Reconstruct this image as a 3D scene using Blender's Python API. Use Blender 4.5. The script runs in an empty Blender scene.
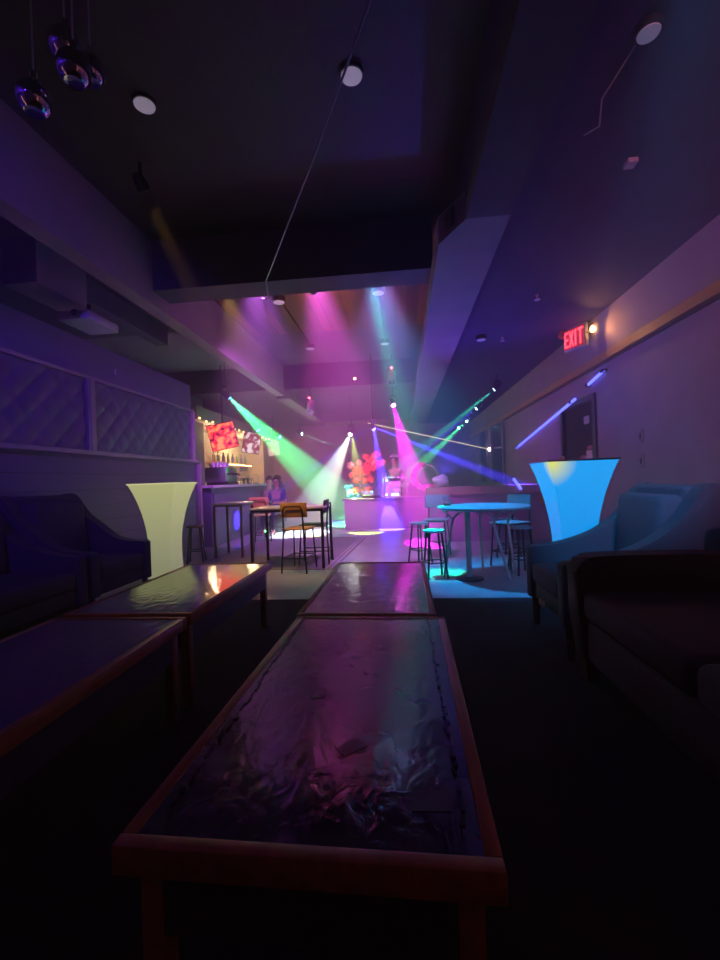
import bpy, bmesh, math, random
from mathutils import Vector, Matrix
random.seed(7)
C = bpy.context.scene.collection
PI = math.pi

# ------------------------------------------------------------------ materials
def mat(name, col, rough=0.6, metal=0.0, emit=None, es=0.0, alpha=None, trans=0.0, spec=None, coat=0.0, sheen=0.0):
    m = bpy.data.materials.new(name); m.use_nodes = True
    b = m.node_tree.nodes['Principled BSDF']
    b.inputs['Base Color'].default_value = (*col, 1)
    b.inputs['Roughness'].default_value = rough
    b.inputs['Metallic'].default_value = metal
    b.inputs['Transmission Weight'].default_value = trans
    b.inputs['Coat Weight'].default_value = coat
    b.inputs['Sheen Weight'].default_value = sheen
    if spec is not None: b.inputs['Specular IOR Level'].default_value = spec
    if emit:
        b.inputs['Emission Color'].default_value = (*emit, 1)
        b.inputs['Emission Strength'].default_value = es
    return m

def noise_mat(name, c1, c2, scale=8, rough=0.6, bump=0.0, detail=4, stretch=(1, 1, 1), metal=0, bscale=None, kind='noise', bdist=0.01, coat=0, lo=.35, hi=.65):
    m = mat(name, c1, rough, metal, coat=coat); nt = m.node_tree; b = nt.nodes['Principled BSDF']
    tc = nt.nodes.new('ShaderNodeTexCoord'); mp = nt.nodes.new('ShaderNodeMapping')
    mp.inputs['Scale'].default_value = stretch
    nt.links.new(tc.outputs['Object'], mp.inputs['Vector'])
    if kind == 'voronoi':
        n = nt.nodes.new('ShaderNodeTexVoronoi'); n.inputs['Scale'].default_value = scale; out = n.outputs['Distance']
    else:
        n = nt.nodes.new('ShaderNodeTexNoise'); n.inputs['Scale'].default_value = scale; n.inputs['Detail'].default_value = detail; out = n.outputs['Fac']
    nt.links.new(mp.outputs[0], n.inputs['Vector'])
    r = nt.nodes.new('ShaderNodeValToRGB')
    r.color_ramp.elements[0].color = (*c1, 1); r.color_ramp.elements[1].color = (*c2, 1)
    r.color_ramp.elements[0].position = lo; r.color_ramp.elements[1].position = hi
    nt.links.new(out, r.inputs[0]); nt.links.new(r.outputs[0], b.inputs['Base Color'])
    if bump:
        n2 = nt.nodes.new('ShaderNodeTexNoise'); n2.inputs['Scale'].default_value = bscale or scale * 3; n2.inputs['Detail'].default_value = 5
        nt.links.new(mp.outputs[0], n2.inputs['Vector'])
        bp = nt.nodes.new('ShaderNodeBump'); bp.inputs['Strength'].default_value = bump; bp.inputs['Distance'].default_value = bdist
        nt.links.new(n2.outputs['Fac'], bp.inputs['Height']); nt.links.new(bp.outputs[0], b.inputs['Normal'])
    return m

def plank_mat(name, c1, c2, gap, width, axis=0, rough=0.6, length=1.5):
    """boards running along one axis: gaps and per board tone"""
    m = mat(name, c1, rough); nt = m.node_tree; b = nt.nodes['Principled BSDF']; N = nt.nodes.new; L = nt.links.new
    tc = N('ShaderNodeTexCoord'); sp = N('ShaderNodeSeparateXYZ'); L(tc.outputs['Object'], sp.inputs[0])
    d = N('ShaderNodeMath'); d.operation = 'DIVIDE'; d.inputs[1].default_value = width; L(sp.outputs[axis], d.inputs[0])
    fl = N('ShaderNodeMath'); fl.operation = 'FLOOR'; L(d.outputs[0], fl.inputs[0])
    fr = N('ShaderNodeMath'); fr.operation = 'FRACT'; L(d.outputs[0], fr.inputs[0])
    wn = N('ShaderNodeTexWhiteNoise'); wn.noise_dimensions = '1D'; L(fl.outputs[0], wn.inputs['W'])
    mp = N('ShaderNodeMapping'); s = [6, 6, 6]; s[1 if axis == 0 else 0] = 0.6; mp.inputs['Scale'].default_value = s
    L(tc.outputs['Object'], mp.inputs['Vector'])
    ns = N('ShaderNodeTexNoise'); ns.inputs['Scale'].default_value = 3; ns.inputs['Detail'].default_value = 6; L(mp.outputs[0], ns.inputs['Vector'])
    ad = N('ShaderNodeMath'); ad.operation = 'ADD'; L(wn.outputs['Value'], ad.inputs[0]); L(ns.outputs['Fac'], ad.inputs[1])
    hf = N('ShaderNodeMath'); hf.operation = 'MULTIPLY'; hf.inputs[1].default_value = 0.5; L(ad.outputs[0], hf.inputs[0])
    r = N('ShaderNodeValToRGB'); r.color_ramp.elements[0].color = (*c1, 1); r.color_ramp.elements[1].color = (*c2, 1)
    r.color_ramp.elements[0].position = .25; r.color_ramp.elements[1].position = .8; L(hf.outputs[0], r.inputs[0])
    lt = N('ShaderNodeMath'); lt.operation = 'LESS_THAN'; lt.inputs[1].default_value = 0.06; L(fr.outputs[0], lt.inputs[0])
    mx = N('ShaderNodeMixRGB'); mx.inputs[2].default_value = (*gap, 1); L(lt.outputs[0], mx.inputs[0]); L(r.outputs[0], mx.inputs[1])
    L(mx.outputs[0], b.inputs['Base Color'])
    return m

def brick_mat(name, c1, c2, mortar, scale=4):
    m = mat(name, c1, .8); nt = m.node_tree; b = nt.nodes['Principled BSDF']; N = nt.nodes.new; L = nt.links.new
    tc = N('ShaderNodeTexCoord'); mp = N('ShaderNodeMapping'); mp.inputs['Rotation'].default_value = (PI/2, 0, PI/2)
    cb = N('ShaderNodeSeparateXYZ'); cc = N('ShaderNodeCombineXYZ'); L(tc.outputs['Object'], cb.inputs[0])
    L(cb.outputs[1], cc.inputs[0]); L(cb.outputs[2], cc.inputs[1])
    bk = N('ShaderNodeTexBrick'); bk.inputs['Scale'].default_value = scale
    bk.inputs['Color1'].default_value = (*c1, 1); bk.inputs['Color2'].default_value = (*c2, 1); bk.inputs['Mortar'].default_value = (*mortar, 1)
    L(cc.outputs[0], bk.inputs['Vector']); L(bk.outputs['Color'], b.inputs['Base Color'])
    return m

M = {}
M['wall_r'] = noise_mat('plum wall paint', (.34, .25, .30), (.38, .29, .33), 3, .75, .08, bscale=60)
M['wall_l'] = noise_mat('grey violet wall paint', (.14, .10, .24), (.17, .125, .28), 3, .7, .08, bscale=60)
M['wall_back'] = noise_mat('mauve wall paint', (.38, .18, .36), (.44, .22, .42), 2, .8)
M['board'] = plank_mat('painted wall boards', (.115, .085, .19), (.14, .105, .22), (.03, .04, .06), .17, axis=2)
M['dark_ceiling'] = noise_mat('black painted ceiling', (.018, .016, .019), (.028, .025, .028), 5, .9)
M['blue_ceiling'] = noise_mat('dark navy ceiling paint', (.035, .035, .08), (.045, .045, .10), 3, .85)
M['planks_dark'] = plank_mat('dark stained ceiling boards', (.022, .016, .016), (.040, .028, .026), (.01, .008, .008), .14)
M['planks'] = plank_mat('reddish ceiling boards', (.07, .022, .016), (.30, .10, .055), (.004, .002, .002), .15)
M['plaster'] = noise_mat('grey plaster', (.22, .19, .24), (.27, .23, .28), 4, .8)
M['beam'] = noise_mat('tan plaster beam', (.30, .25, .24), (.34, .28, .26), 4, .8)
M['beam_dark'] = noise_mat('dark grey beam paint', (.06, .055, .075), (.08, .07, .09), 4, .8)
M['far_ceiling'] = noise_mat('mauve far ceiling paint', (.12, .075, .10), (.15, .09, .12), 3, .85)
M['trim_tan'] = noise_mat('tan wood trim', (.50, .26, .08), (.62, .34, .12), 5, .5, stretch=(1, .1, 1))
M['trim'] = noise_mat('grey wood trim', (.36, .30, .34), (.42, .36, .40), 6, .5)
M['cap'] = noise_mat('rosy wood cap', (.55, .28, .26), (.62, .34, .30), 5, .5)
M['tuft'] = mat('tufted violet vinyl', (.13, .10, .22), .42)
M['carpet'] = noise_mat('black carpet pile', (.012, .011, .014), (.022, .02, .025), 180, .95, .4, bdist=.004)
M['floor'] = noise_mat('pale grey vinyl floor', (.30, .29, .33), (.38, .37, .40), 3, .35, .05, bscale=30)
M['rug'] = noise_mat('grey woven runner', (.20, .17, .19), (.26, .23, .24), 40, .9)
M['rug_line'] = noise_mat('pale runner stripe', (.42, .38, .36), (.5, .46, .42), 40, .9)
M['fabric'] = noise_mat('charcoal upholstery', (.024, .02, .032), (.038, .032, .05), 120, .85, .35, bdist=.002)
M['fabric_cyan_lit'] = noise_mat('cyan light tinted upholstery', (.09, .16, .21), (.12, .20, .26), 120, .85, .35, bdist=.002)  # cyan light on the right armchair is put into the cloth colour
M['fabric_dark'] = noise_mat('plum black upholstery', (.030, .018, .042), (.044, .028, .06), 120, .8, .3, bdist=.002)
M['wood_leg'] = noise_mat('dark walnut', (.07, .035, .025), (.12, .06, .04), 10, .45, stretch=(4, 4, .5))
M['table_wood'] = noise_mat('orange brown table wood', (.30, .11, .055), (.42, .17, .08), 12, .42, stretch=(3, .4, 3))
M['apron'] = noise_mat('dark navy apron paint', (.05, .045, .08), (.07, .06, .10), 12, .5)
M['black'] = mat('black powder coated metal', (.012, .012, .014), .4, .6)
M['black_p'] = mat('black plastic', (.02, .02, .022), .45)
M['grey_p'] = mat('pale grey plastic', (.5, .5, .52), .5)
M['white'] = mat('white enamel', (.75, .75, .74), .4)
M['chrome'] = mat('mirror chrome', (.62, .58, .72), .04, 1.0)
M['steel'] = mat('brushed steel', (.4, .42, .45), .3, 1.0)
M['ply'] = noise_mat('orange plywood', (.62, .33, .08), (.72, .42, .12), 6, .4, stretch=(.4, 3, 3))
M['ply_top'] = noise_mat('pale laminate', (.55, .50, .42), (.62, .56, .48), 6, .35)
M['teal_top'] = mat('blue grey laminate', (.28, .42, .48), .4)
M['bar'] = noise_mat('dark indigo bar paint', (.10, .09, .17), (.13, .11, .20), 5, .5)
M['bar_top'] = noise_mat('pale stone counter', (.45, .42, .44), (.55, .52, .52), 12, .3)
M['brick'] = brick_mat('whitewashed brick', (.75, .68, .55), (.62, .54, .42), (.45, .38, .30))
M['beige'] = noise_mat('beige wall', (.52, .42, .38), (.57, .47, .42), 2, .8)
M['glass_dark'] = mat('dark window glass', (.02, .02, .035), .1)
M['door'] = mat('black door paint', (.012, .012, .02), .6, spec=.2)
M['paper'] = mat('white paper', (.7, .66, .66), .8)
M['paper_red'] = mat('printed red paper', (.55, .22, .22), .8)
M['petal'] = noise_mat('coral petals', (.75, .05, .02), (.85, .18, .05), 20, .6)
M['petal2'] = noise_mat('pale coral petals', (.85, .32, .14), (.9, .55, .3), 20, .6)
M['petal_pink'] = noise_mat('hot pink petals', (.8, .06, .35), (.85, .2, .5), 20, .6)
M['leaf'] = mat('blue green leaves', (.08, .12, .30), .6)
M['booth'] = noise_mat('grey booth cloth', (.17, .16, .19), (.21, .20, .23), 6, .7)
M['skin'] = mat('skin', (.48, .28, .20), .55)
M['hair'] = mat('dark brown hair', (.02, .012, .01), .5)
M['dress'] = mat('blue dress cloth', (.05, .04, .22), .8)
M['shirt'] = mat('green shirt cloth', (.10, .17, .05), .8)
M['hoodie'] = mat('dark hooded top', (.10, .08, .14), .8)
M['denim'] = mat('dark trousers', (.02, .02, .04), .8)
M['clear'] = mat('clear glass', (.9, .95, 1), .05, trans=1.0)

def film_mat(name, tone=1.0, bd=.0042, ro=.06):
    """dark printed table top under wrinkled clear plastic film"""
    m = mat(name, (.03, .02, .05), ro); nt = m.node_tree; b = nt.nodes['Principled BSDF']; N = nt.nodes.new; L = nt.links.new
    b.inputs['IOR'].default_value = 1.9
    tc = N('ShaderNodeTexCoord')
    n1 = N('ShaderNodeTexNoise'); n1.inputs['Scale'].default_value = 3.2; n1.inputs['Detail'].default_value = 5; n1.inputs['Distortion'].default_value = 1.6
    L(tc.outputs['Object'], n1.inputs['Vector'])
    r = N('ShaderNodeValToRGB'); e = r.color_ramp.elements
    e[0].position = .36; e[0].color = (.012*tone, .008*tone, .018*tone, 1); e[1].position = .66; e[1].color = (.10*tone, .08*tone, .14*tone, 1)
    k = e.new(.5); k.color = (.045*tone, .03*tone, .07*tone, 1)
    L(n1.outputs['Fac'], r.inputs[0]); L(r.outputs[0], b.inputs['Base Color'])
    n2 = N('ShaderNodeTexNoise'); n2.inputs['Scale'].default_value = 16; n2.inputs['Detail'].default_value = 6; n2.inputs['Distortion'].default_value = .9
    mp = N('ShaderNodeMapping'); mp.inputs['Scale'].default_value = (1.6, .9, 1); L(tc.outputs['Object'], mp.inputs[0]); L(mp.outputs[0], n2.inputs['Vector'])
    n3 = N('ShaderNodeTexVoronoi'); n3.feature = 'DISTANCE_TO_EDGE'; n3.inputs['Scale'].default_value = 13; L(mp.outputs[0], n3.inputs['Vector'])
    mr = N('ShaderNodeMapRange'); mr.inputs[2].default_value = .12; L(n3.outputs['Distance'], mr.inputs[0])
    ad = N('ShaderNodeMath'); ad.operation = 'MULTIPLY_ADD'; ad.inputs[1].default_value = .05; L(mr.outputs[0], ad.inputs[0]); L(n2.outputs['Fac'], ad.inputs[2])
    bp = N('ShaderNodeBump'); bp.inputs['Strength'].default_value = .5; bp.inputs['Distance'].default_value = bd
    L(ad.outputs[0], bp.inputs['Height']); L(bp.outputs[0], b.inputs['Normal'])
    return m
M['film'] = film_mat('film covered dark print')
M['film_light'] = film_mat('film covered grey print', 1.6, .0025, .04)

def emis(name, col, s):
    return mat(name, (.02, .02, .02), .5, emit=col, es=s)

def screen_mat(name, c1, c2, c3, s, scale):
    m = emis(name, c1, s); nt = m.node_tree; b = nt.nodes['Principled BSDF']; N = nt.nodes.new; L = nt.links.new
    tc = N('ShaderNodeTexCoord'); n = N('ShaderNodeTexNoise'); n.inputs['Scale'].default_value = scale; n.inputs['Detail'].default_value = 2
    L(tc.outputs['Object'], n.inputs['Vector'])
    r = N('ShaderNodeValToRGB'); e = r.color_ramp.elements; e[0].position = .42; e[0].color = (*c1, 1); e[1].position = .62; e[1].color = (*c3, 1)
    k = e.new(.5); k.color = (*c2, 1)
    L(n.outputs['Fac'], r.inputs[0]); L(r.outputs[0], b.inputs['Emission Color'])
    return m

# ------------------------------------------------------------------ mesh helpers
class MB:
    def __init__(s): s.bm = bmesh.new()
    def box(s, x0, x1, y0, y1, z0, z1, bev=0.0, seg=2, rot=None, piv=None):
        r = bmesh.ops.create_cube(s.bm, size=1); v = r['verts']
        bmesh.ops.scale(s.bm, vec=(x1-x0, y1-y0, z1-z0), verts=v)
        bmesh.ops.translate(s.bm, vec=((x0+x1)/2, (y0+y1)/2, (z0+z1)/2), verts=v)
        if bev:
            ed = list({e for q in v for e in q.link_edges})
            rr = bmesh.ops.bevel(s.bm, geom=ed, offset=bev, segments=seg, affect='EDGES', profile=.5)
            v = list({q for f in rr['faces'] for q in f.verts} | {q for q in v if q.is_valid})
        if rot is not None: bmesh.ops.rotate(s.bm, cent=piv or ((x0+x1)/2, (y0+y1)/2, (z0+z1)/2), matrix=rot, verts=v)
        return s
    def tube(s, pts, r, n=8, cap=True):
        pts = [Vector(p) for p in pts]; rs = r if isinstance(r, (list, tuple)) else [r]*len(pts)
        rings = []; up = None
        for i, p in enumerate(pts):
            if i == 0: t = pts[1]-p
            elif i == len(pts)-1: t = p-pts[i-1]
            else: t = (pts[i+1]-p).normalized()+(p-pts[i-1]).normalized()
            t.normalize()
            if up is None:
                up = Vector((0, 0, 1)) if abs(t.z) < .9 else Vector((1, 0, 0))
            a = t.cross(up).normalized(); b = a.cross(t).normalized(); up = b
            rings.append([s.bm.verts.new(p + a*math.cos(2*PI*k/n)*rs[i] + b*math.sin(2*PI*k/n)*rs[i]) for k in range(n)])
        for i in range(len(rings)-1):
            for k in range(n):
                s.bm.faces.new((rings[i][k], rings[i][(k+1) % n], rings[i+1][(k+1) % n], rings[i+1][k]))
        if cap:
            s.bm.faces.new(rings[0][::-1]); s.bm.faces.new(rings[-1])
        return s
    def lathe(s, prof, n=24, c=(0, 0, 0), mtx=None, sq=None):
        rings = []
        for (r, z) in prof:
            ring = []
            for k in range(n):
                a = 2*PI*k/n; p = Vector((r*math.cos(a), r*math.sin(a), z))
                if mtx is not None: p = mtx @ p
                ring.append(s.bm.verts.new(p + Vector(c)))
            rings.append(ring)
        for i in range(len(rings)-1):
            for k in range(n):
                s.bm.faces.new((rings[i][k], rings[i][(k+1) % n], rings[i+1][(k+1) % n], rings[i+1][k]))
        s.bm.faces.new(rings[0][::-1]); s.bm.faces.new(rings[-1])
        return s
    def prism(s, poly, axis, a, b, bev=0.0):
        """poly in the two other axes, extruded from a to b along the axis"""
        def P(u, v, w): return {0: (w, u, v), 1: (u, w, v), 2: (u, v, w)}[axis]
        v0 = [s.bm.verts.new(P(u, v, a)) for u, v in poly]; v1 = [s.bm.verts.new(P(u, v, b)) for u, v in poly]
        f0 = s.bm.faces.new(v0); f1 = s.bm.faces.new(v1[::-1]); n = len(poly)
        for i in range(n): s.bm.faces.new((v0[i], v1[i], v1[(i+1) % n], v0[(i+1) % n]))
        if bev:
            ed = list(set(f0.edges) | set(f1.edges))
            bmesh.ops.bevel(s.bm, geom=ed, offset=bev, segments=3, affect='EDGES', profile=.5)
        return s
    def sphere(s, c, r, sc=(1, 1, 1), n=12):
        rr = bmesh.ops.create_uvsphere(s.bm, u_segments=n, v_segments=max(6, n//2+2), radius=r)
        bmesh.ops.scale(s.bm, vec=sc, verts=rr['verts']); bmesh.ops.translate(s.bm, vec=c, verts=rr['verts'])
        return s
    def torus(s, c, R, r, n=16, k=8, mtx=None, a0=0, a1=2*PI):
        pts = []
        full = abs(a1-a0-2*PI) < 1e-4
        m = n if full else n+1
        rings = []
        for i in range(m):
            a = a0+(a1-a0)*i/n; ring = []
            for j in range(k):
                b = 2*PI*j/k; p = Vector(((R+r*math.cos(b))*math.cos(a), (R+r*math.cos(b))*math.sin(a), r*math.sin(b)))
                if mtx is not None: p = mtx @ p
                ring.append(s.bm.verts.new(p+Vector(c)))
            rings.append(ring)
        for i in range(m if full else m-1):
            for j in range(k):
                s.bm.faces.new((rings[i][j], rings[(i+1) % m][j], rings[(i+1) % m][(j+1) % k], rings[i][(j+1) % k]))
        return s
    def build(s, name, m, parent=None, smooth=True, at=None):
        bmesh.ops.recalc_face_normals(s.bm, faces=s.bm.faces)
        me = bpy.data.meshes.new(name); s.bm.to_mesh(me); s.bm.free()
        me.materials.append(M[m] if isinstance(m, str) else m)
        if smooth:
            me.polygons.foreach_set('use_smooth', [True]*len(me.polygons))
            try: me.set_sharp_from_angle(angle=math.radians(35))
            except Exception: pass
        o = bpy.data.objects.new(name, me); C.objects.link(o)
        if parent: o.parent = parent
        if at: o.location = at
        return o

def tag(o, label=None, cat=None, group=None, kind=None):
    if label: o['label'] = label
    if cat: o['category'] = cat
    if group: o['group'] = group
    if kind: o['kind'] = kind
    return o
def empty(name, loc, label, cat, group=None, rz=0):
    o = bpy.data.objects.new(name, None); C.objects.link(o); o.location = loc; o.rotation_euler = (0, 0, rz)
    o.empty_display_size = .1
    return tag(o, label, cat, group)
def struct(name, mb, m): return tag(mb.build(name, m, smooth=False), kind='structure')
def dup(root, loc, rz, label, group=None):
    r = root.copy(); C.objects.link(r); r.location = loc; r.rotation_euler = (0, 0, rz); r['label'] = label
    if group: r['group'] = group
    for ch in list(root.children):
        c = ch.copy(); C.objects.link(c); c.parent = r
        for g in ch.children:
            d = g.copy(); C.objects.link(d); d.parent = c
    return r
def box(name, m, x0, x1, y0, y1, z0, z1, bev=0, parent=None): return MB().box(x0, x1, y0, y1, z0, z1, bev).build(name, m, parent)
def sbox(name, m, x0, x1, y0, y1, z0, z1): return struct(name, MB().box(x0, x1, y0, y1, z0, z1), m)

# ------------------------------------------------------------------ setting
BACK = 15.0; WR = 2.4; WL = -3.3; OUT = -5.2; FRONT = -1.6
sbox('floor', 'floor', OUT-.2, WR+.2, FRONT-.2, BACK+.2, -.2, 0)
tag(sbox('floor', 'carpet', OUT, WR, FRONT, 3.68, 0, .008), kind='structure')
# right wall with a door opening
DY0, DY1, DZ = 5.60, 6.62, 1.93
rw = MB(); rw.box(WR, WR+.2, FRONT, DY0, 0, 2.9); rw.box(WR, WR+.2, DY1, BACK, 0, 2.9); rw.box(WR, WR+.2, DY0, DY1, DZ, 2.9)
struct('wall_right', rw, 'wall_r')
sbox('wall_back', 'wall_back', OUT, WR+.2, BACK, BACK+.2, 0, 3.5)
sbox('wall_front', 'wall_l', OUT, WR+.2, FRONT-.2, FRONT, 0, 3.6)
# outer left wall, whitewashed brick behind the bar
sbox('wall_left', 'brick', OUT-.2, OUT, FRONT, BACK, 0, 3.5)
# partition wall by the sofas, boards below
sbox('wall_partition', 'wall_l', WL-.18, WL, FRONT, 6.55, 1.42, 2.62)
sbox('wall_partition_lower', 'board', WL-.18, WL+.0, FRONT, 6.72, 0, 1.42)
t = MB(); t.box(WL, WL+.05, FRONT, 6.72, 1.40, 1.44); struct('trim_1', t, 'trim')
t = MB(); t.box(WL, WL+.04, FRONT, 6.55, 2.20, 2.235); struct('trim_2', t, 'trim')
t = MB(); t.box(WL-.18, WL+.05, 6.68, 6.74, 0, 1.44); struct('trim_3', t, 'trim')
for i, y in enumerate((.9, 4.22, 6.46)):
    t = MB(); t.box(WL, WL+.05, y, y+.11, 1.44, 2.2); t.box(WL+.05, WL+.06, y+.03, y+.08, 1.44, 2.2); struct('trim_%d' % (4+i), t, 'trim')
# tufted panels: real diamond relief
def tufted(y0, y1, z0, z1, label):
    bm = MB(); s = .13; ny = int((y1-y0)/.022); nz = int((z1-z0)/.022); g = []
    for i in range(ny+1):
        row = []
        for j in range(nz+1):
            y = y0+(y1-y0)*i/ny; z = z0+(z1-z0)*j/nz
            u = (y+z)/s; v = (y-z)/s
            h = abs(math.sin(PI*u/2*1.0))**.5*abs(math.sin(PI*v/2*1.0))**.5
            row.append(bm.bm.verts.new((WL+.004+.028*h, y, z)))
        g.append(row)
    for i in range(ny):
        for j in range(nz): bm.bm.faces.new((g[i][j], g[i+1][j], g[i+1][j+1], g[i][j+1]))
    o = bm.build('tufted_wall_panel', 'tuft'); tag(o, label, 'wall panel')
tufted(1.03, 4.21, 1.45, 2.19, 'long diamond tufted violet panel on left wall, nearer one over the sofa')
tufted(4.34, 6.45, 1.45, 2.19, 'diamond tufted panel on left wall between the post and the bar end')
# ceilings
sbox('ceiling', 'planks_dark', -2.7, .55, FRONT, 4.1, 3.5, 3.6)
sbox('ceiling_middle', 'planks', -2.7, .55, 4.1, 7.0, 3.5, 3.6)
sbox('ceiling_plain', 'far_ceiling', -2.7, .55, 7.0, 8.9, 3.5, 3.6)
sbox('ceiling_left', 'dark_ceiling', OUT, -2.7, FRONT, 6.6, 3.5, 3.6)
sbox('ceiling_bar', 'plaster', OUT, -2.7, 6.6, 8.9, 3.5, 3.6)
sbox('ceiling_far', 'far_ceiling', OUT, .55, 8.9, BACK, 3.0, 3.6)
sbox('ceiling_right', 'blue_ceiling', .55, WR+.2, FRONT, BACK, 2.9, 3.6)
# beams
sbox('trim_beam_left', 'beam', -2.58, -2.42, FRONT, 8.9, 2.86, 3.5)
sbox('trim_beam_left_far', 'beam', -2.58, -2.30, 8.9, 12.5, 2.80, 3.0)
t = MB(); t.box(-2.42, .36, 4.1, 4.42, 3.0, 3.5); struct('trim_beam_cross', t, 'beam_dark')
sbox('trim_beam_right', 'beam_dark', .5, .80, FRONT, 3.02, 2.80, 2.92)
t = MB(); t.prism([(.50, 3.02), (.80, 3.02), (.80, 14.0), (.34, 14.0), (.34, 3.32)], 2, 2.80, 3.0); struct('trim_beam_right_far', t, 'plaster')
sbox('trim_beam_back', 'beam', -2.5, .34, 14.2, 14.5, 2.86, 3.0)
sbox('trim_right_ledge', 'trim_tan', WR-.05, WR, FRONT, BACK, 2.31, 2.40)
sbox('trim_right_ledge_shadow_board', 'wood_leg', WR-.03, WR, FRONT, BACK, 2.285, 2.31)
sbox('baseboard_right', 'wood_leg', WR-.02, WR, FRONT, DY0, 0, .1)
# door
d = MB(); d.box(WR+.02, WR+.06, DY0, DY1, 0, DZ); dd = struct('door_1', d, 'door')
MB().box(WR+.005, WR+.02, DY0+.09, DY0+.12, .95, 1.15, .003).build('door_handle', 'steel', dd)
f = MB(); f.box(WR-.025, WR+.02, DY0-.07, DY0, 0, DZ+.07); f.box(WR-.025, WR+.02, DY1, DY1+.07, 0, DZ+.07); f.box(WR-.025, WR+.02, DY0, DY1, DZ, DZ+.07)
struct('trim_door_frame', f, 'apron')
tag(box('door_notice', 'paper', WR+.014, WR+.019, 5.78, 5.94, 1.66, 1.76), 'small white notice stuck high on the black side door', 'notice')
tag(box('door_notice', 'paper', WR+.014, WR+.019, 5.72, 5.90, 1.17, 1.31), 'larger white notice low on the black side door', 'notice')
tag(box('door_notice', 'paper_red', WR+.014, WR+.019, 5.72, 5.86, 1.32, 1.37), 'small reddish slip above the larger door notice', 'notice')
# dark windows on the far right wall and partitions
for i, (y0, y1) in enumerate(((10.3, 11.5), (12.2, 13.2))):
    w = MB(); w.box(WR-.02, WR+.0, y0, y1, .85, 2.28); w_ = struct('window_%d' % (i+1), w, 'glass_dark')
    fr = MB(); fr.box(WR-.06, WR-.02, y0-.08, y0, .85, 2.28); fr.box(WR-.06, WR-.02, y1, y1+.08, .85, 2.28); fr.build('window_frame', 'trim', w_, smooth=False)
# half wall with rail at the right
h = MB(); h.box(.42, WR, 6.95, 7.05, 0, .74); hw = struct('wall_half', h, 'wall_back')
h = MB(); h.box(.38, WR, 6.90, 7.10, .74, .87, .01); struct('trim_half_wall_cap', h, 'cap')
tag(box('wall_plate', 'trim_tan', 2.13, 2.27, 6.935, 6.949, .55, .68, .003), 'small tan square plate on the half wall near the blue glowing table', 'plate')

# bar area -------------------------------------------------------------
bar = empty('bar_counter', (-3.5, 8.2, 0), 'long dark indigo bar counter with pale stone top behind the seated guests', 'bar counter')
MB().box(-.25, .35, -1.35, 3.2, 0, .98).build('counter_body', 'bar', bar, smooth=False)
MB().box(-.32, .42, -1.42, 3.25, .98, 1.03, .01).build('counter_top', 'bar_top', bar)
MB().box(.35, .375, -1.3, 3.15, .12, .88).build('front_panel', 'bar', bar, smooth=False)
cn = empty('bar_canopy', (-4.45, 11.0, 2.45), 'pale canopy over the bar strung with warm lights', 'canopy')
MB().box(-.75, .28, -2.6, 3.0, 0, .18).build('soffit', 'beige', cn, smooth=False)
MB().box(.28, .33, -2.6, 3.0, -.05, .22).build('fascia', 'beam', cn, smooth=False)
for k in range(18):
    MB().sphere((.345, -2.5+.31*k, -.03-.03*math.sin(k*1.7)**2), .022, n=8).build('string_bulb', emis('warm bulb', (1, .62, .2), 7) if k == 0 else bpy.data.materials['warm bulb'], cn)
sh = empty('back_bar_shelf', (OUT+.17, 12.3, 1.62), 'warm lit shelf on the whitewashed brick behind the bar', 'shelf')
MB().box(-.16, .16, -1.3, 1.4, 0, .04).build('shelf_board', 'trim_tan', sh, smooth=False)
for k in (-1.1, 1.1): MB().box(-.16, .1, k, k+.03, -.18, 0).build('bracket', 'black', sh, smooth=False)
MB().box(.10, .14, -1.25, 1.35, -.02, 0).build('light_strip', emis('warm strip', (1, .6, .18), 25), sh, smooth=False)
cols = [mat('amber bottle glass', (.3, .12, .02), .1), mat('green bottle glass', (.03, .15, .05), .1), mat('pale bottle glass', (.5, .5, .45), .1), mat('blue bottle glass', (.04, .06, .25), .1)]
for k in range(14):
    o = MB().lathe([(.035, 0), (.038, .02), (.038, .17), (.014, .22), (.013, .28), (.016, .285)], 10).build('bottle', cols[k % 4], at=(OUT+.17+.05*(k % 2), 11.15+.17*k, 1.66))
    tag(o, 'liquor bottle standing on the warm lit back bar shelf', 'bottle', 'bottles on the back bar shelf')
col = sbox('wall_column', 'beige', -5.2, -4.55, 13.9, 15, 0, 3.0)
col = sbox('wall_column_near', 'plaster', -5.2, -4.5, 8.9, 9.5, 0, 3.0)
# glass rack / machine on the bar
em = empty('espresso_machine', (-3.4, 7.85, 1.03), 'dark steel drinks machine standing on the bar top', 'machine')
MB().box(-.2, .2, -.28, .28, .05, .33, .02).build('machine_body', 'steel', em)
MB().box(-.18, .24, -.26, .26, 0, .05, .01).build('drip_tray', 'black', em)
for k in (-.15, .0, .15): MB().tube([(.2, k, .2), (.27, k, .2), (.3, k, .17)], .018, 8).build('group_handle', 'black', em)
for k in range(6): MB().lathe([(.03, 0), (.036, .09), (.033, .09), (.027, .01)], 10).build('cup', 'white', em, at=(-.06+.1*(k % 2), -.2+.08*k, .33))
for k in range(9):
    o = MB().lathe([(.02, 0), (.025, .01), (.032, .12), (.029, .12), (.02, .015)], 10).build('drinking_glass', 'clear', at=(-3.25+.09*(k % 3), 8.35+.13*(k//3), 1.03))
    tag(o, 'clear drinking glass on the bar beside the drinks machine', 'glass', 'glasses on the bar top')
rk = empty('bottle_rack', (-3.35, 9.15, 1.03), 'low wire rack on the bar top behind the green shirted guest', 'rack')
MB().box(-.12, .12, -.3, .3, 0, .02).build('tray', 'black', rk)
fr = MB()
for sx in (-.12, .12):
    fr.tube([(sx, -.3, .02), (sx, -.3, .2), (sx, .3, .2), (sx, .3, .02)], .008, 6)
fr.build('rack_frame', 'steel', rk)
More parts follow.
